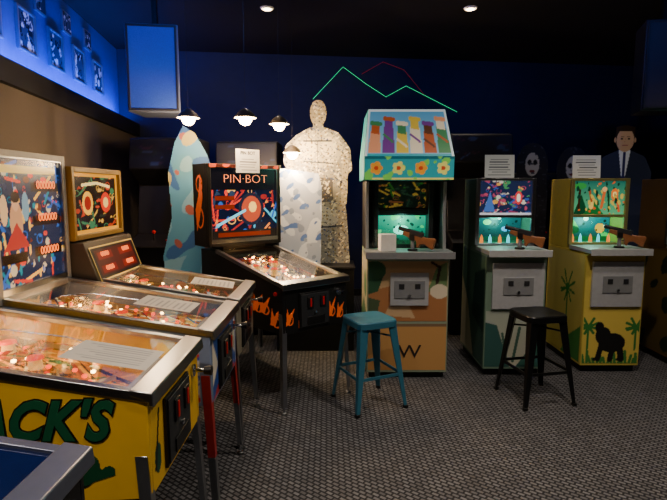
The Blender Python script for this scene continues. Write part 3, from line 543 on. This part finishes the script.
# ---------------- stools ----------------
def stool(label,X,Y,yaw,m,H=.62,lv=0):
    e=empty('metal_stool',label,'stool',X,Y,yaw)
    def sq(r,z,n=48,p=7):
        L=[]
        for k in range(n):
            a=2*math.pi*k/n; c,s=math.cos(a),math.sin(a); q=(abs(c)**p+abs(s)**p)**(-1/p); L.append(Vector((r*q*c,r*q*s,z)))
        return L
    b=MB(); b.loft([sq(.146,H-.05),sq(.152,H-.045),sq(.152,H-.008),sq(.147,H),sq(.12,H-.004),sq(.02,H-.010)],m); b.obj('seat',e)
    for sx,sy in ((1,1),(1,-1),(-1,1),(-1,-1)):
        b=MB(); L=[]
        for z,d,w in ((H-.045,.122,.042),(H*.6,.146,.034),(0.02,.19,.018)):
            x,y=sx*d,sy*d
            L.append([Vector((x+w*.4*sx,y+w*.4*sy,z)),Vector((x-w*sx,y+w*.4*sy,z)),Vector((x-w*sx,y+w*.1*sy,z)),Vector((x+w*.1*sx,y-w*sy,z)),Vector((x+w*.4*sx,y-w*sy,z))])
        b.loft(L,m); b.box(sx*.19-.014,sx*.19+.014,sy*.19-.014,sy*.19+.014,0,.022,BLACK); b.obj('leg',e,.002)
    d=.168; z=.24
    for p,q in (((-d,-d),(d,-d)),((d,-d),(d,d)),((d,d),(-d,d)),((-d,d),(-d,-d))):
        b=MB(); b.box(-.004,.004,-.01,.01,0,1,m,Matrix.Translation((p[0],p[1],z))@(Vector((q[0]-p[0],q[1]-p[1],0)).to_track_quat('Z','Y').to_matrix().to_4x4())@Matrix.Scale((Vector(q)-Vector(p)).length,4,(0,0,1))); b.obj('foot_rail',e)
    d=.13
    b=MB(); b.tube([(-d,-d,H-.12),(0,0,H-.1),(d,d,H-.12)],.007,m); b.obj('cross_brace',e)
    b=MB(); b.tube([(d,-d,H-.12),(0,0,H-.105),(-d,d,H-.12)],.007,m); b.obj('cross_brace',e)
stool('teal painted metal stool in front of the tall arcade cabinet',.25,3.42,R(25),pbr('teal_stool_paint','306e88',.35,.1))
stool('black metal stool standing before the silver rifle cabinet',1.46,3.50,R(12),pbr('black_stool_paint','121316',.35,.3),.64)
# ---------------- speakers ----------------
def speaker(label,X,Y,z0,h,w,yaw,grille):
    e=empty('wall_speaker',label,'speaker',X,Y,yaw,z0)
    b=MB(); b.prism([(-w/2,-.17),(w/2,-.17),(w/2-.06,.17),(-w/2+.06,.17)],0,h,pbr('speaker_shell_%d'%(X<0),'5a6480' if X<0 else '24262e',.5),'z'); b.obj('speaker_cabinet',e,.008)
    b=MB()
    for x0,x1,z0_,z1_ in ((-w/2+.012,-w/2+.03,.012,h-.012),(w/2-.03,w/2-.012,.012,h-.012),(-w/2+.03,w/2-.03,.012,.03),(-w/2+.03,w/2-.03,h-.03,h-.012)): b.box(x0,x1,-.19,-.17,z0_,z1_,DGREY)
    b.obj('grille_frame',e,.002)
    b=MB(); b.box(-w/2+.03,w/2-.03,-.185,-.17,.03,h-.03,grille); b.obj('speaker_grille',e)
    b=MB(); b.box(-.02,.02,-.03,.03,h,ZC-z0-.01,BLACK); b.box(-.08,.08,-.08,.08,ZC-z0-.01,ZC-z0,BLACK); b.obj('ceiling_bracket',e)
    return e
speaker('dark speaker with blue-lit grille hung above the pinball machines',-1.50,4.4,2.14,.70,.42,R(8),pbr('speaker_grille','3458b4',.6,.0,scale=300,var=.5))  # blue light falling on this grille is put into its colour
speaker('dark speaker hung from the ceiling above the rifle cabinets',2.78,4.4,2.16,.72,.42,R(-8),pbr('brown_grey_speaker_grille','38343c',.6,.0,scale=300,var=.5))
# ---------------- neon outline ----------------
def wallpt(px,py):  # point on back wall from measured bearings
    t=(250-py)/500; hy=(.993*t-.1184)/(.993+.1184*t); r=(px-333.5)/500*(.993-.1184*hy)
    Y=(YB-.04)/(CA-r*SA); x,y=W(r*Y,Y); return Vector((x,YB-.04,1.5+hy*Y))
def neon(name,label,pts,col,es,r=.009):
    e=empty(name,label,'neon sign',*wallpt(*pts[0])[:2],0,0,room=True); o=Vector(e.location)
    b=MB(); b.tube([wallpt(*p)-o for p in pts],r,pbr('neon_'+name+str(es),col,.4,emis=es,ecol=col),8); b.obj('light_tube',e)
    for p in pts: b=MB(); q=wallpt(*p)-o; b.cyl(q,q+Vector((0,.039,0)),.006,.006,DGREY,8); b.obj('wall_clip',e)
neon('neon_outline','green neon mountain outline on the navy wall',[(313,99),(343,67),(366,84),(386,97),(406,86),(457,112)],(.02,.8,.3),.9,.0038)
neon('neon_outline','dim red neon peak outline on the navy wall',[(362,74),(383,62),(404,70),(425,96)],(.5,.02,.05),.2,.003)
# ---------------- lamps ----------------
def downlight(X,Y,en,col=(1,.84,.68),size=R(120)):
    e=empty('ceiling_downlight','small round downlight set in the black ceiling','ceiling light',X,Y,0,ZC,group='ceiling downlights')
    b=MB(); b.lathe([(.045,-.002),(.06,-.012),(.07,-.002)],(0,0,0),WHITE,24,True); b.obj('light_trim',e)
    b=MB(); b.lathe([(.044,-.014),(.001,-.022)],(0,0,0),pbr('downlight_glow','ffd9a8',.3,emis=25),20); b.obj('bulb',e)
    l=bpy.data.lights.new('downlight_beam','SPOT'); l.energy=en; l.color=col; l.spot_size=size; l.spot_blend=.8; l.shadow_soft_size=.06
    o=bpy.data.objects.new('downlight_beam',l); coll.objects.link(o); o.parent=e; o.location=(0,0,-.04)
for X,Y,en in ((-.66,5.22,35),(1.36,5.22,35),(-.4,2.6,40),(1.3,2.4,150),(.3,.9,75),(2.7,2.9,70),(-1.0,.4,160)): downlight(X,Y,en)  # only the first pair is in view; the rest are added for fill
def wash(X,Y,tx,ty,tz,en,sz=80):  # unseen lamps, added to put blue light on back wall, speakers and cut-outs
    e=empty('added_blue_fill','added unseen ceiling spotlight giving blue fill light','spotlight',X,Y,0,ZC,group='added blue fill lights')
    d=(Vector((tx,ty,tz))-Vector((X,Y,ZC-.15))).normalized(); q=d.to_track_quat('-Z','Y'); c=Vector((0,0,-.15))
    b=MB(); b.cyl((0,0,0),(0,0,-.1),.012,.012,BLACK,8); b.obj('mount_arm',e)
    b=MB(); b.cyl(c-d*.07,c+d*.07,.045,.06,BLACK,20); b.obj('lamp_housing',e)
    b=MB(); b.cyl(c+d*.071,c+d*.074,.05,.05,pbr('blue_gel','2040ff',.3,emis=3),20); b.obj('gel_filter',e)
    l=bpy.data.lights.new('spot_beam','SPOT'); l.energy=en; l.color=(.06,.2,1); l.spot_size=R(sz); l.spot_blend=1; l.shadow_soft_size=.05
    o=bpy.data.objects.new('spot_beam',l); coll.objects.link(o); o.parent=e; o.location=c+d*.09; o.rotation_euler=q.to_euler()
wash(-.6,2.6,-1.3,4.6,2.5,95,65); wash(.6,2.8,.6,7,2.7,75,65); wash(1.9,2.8,3.2,6.5,2.4,40,70)
def pendant(X,Y,z,yaw,en):
    e=empty('pendant_lamp','small flared lamp with a warm bulb on a thin cord','lamp',X,Y,yaw,z,group='flared lamps')
    b=MB(); sh=pbr('lamp_shade_enamel','4c443a',.4,.2); inn=pbr('lamp_shade_lining','fff0d8',.6,emis=5,ecol=(1,.7,.4))
    b.lathe([(.085,-.006),(.062,.03),(.03,.055),(.012,.065)],(0,0,0),sh,28,False); b.lathe([(.084,-.006),(.060,.028),(.028,.052),(.010,.062)],(0,0,0),inn,28,False); b.obj('lamp_shade',e)
    b=MB(); b.sph((0,0,-.012),.052,pbr('warm_bulb','ffd8a0',.3,emis=60,ecol=(1,.68,.34)),16); b.obj('bulb',e)
    b=MB(); b.cyl((0,0,.064),(0,0,ZC-z),.0015,.0015,BLACK,6); b.cyl((0,0,ZC-z-.02),(0,0,ZC-z),.04,.04,BLACK,16); b.obj('cord',e)
    l=bpy.data.lights.new('bulb_light','POINT'); l.energy=en; l.color=(1,.66,.35); l.shadow_soft_size=.035
    o=bpy.data.objects.new('bulb_light',l); coll.objects.link(o); o.parent=e; o.location=(0,0,-.11)
pendant(-1.12,3.95,2.06,0,20); pendant(-.68,3.95,2.06,0,20); pendant(-.46,4.32,2.06,0,26); pendant(-.37,4.56,1.84,0,34)
# ---------------- world & camera ----------------
w=bpy.data.worlds.new('world'); bpy.context.scene.world=w; w.use_nodes=True; w.node_tree.nodes['Background'].inputs[0].default_value=(.02,.03,.06,1); w.node_tree.nodes['Background'].inputs[1].default_value=.3
c=bpy.data.cameras.new('camera'); c.sensor_width=36; c.lens=27; co=bpy.data.objects.new('camera',c); coll.objects.link(co)
co.location=(0,0,1.5); co.rotation_euler=(R(90-6.8),0,-AL); bpy.context.scene.camera=co
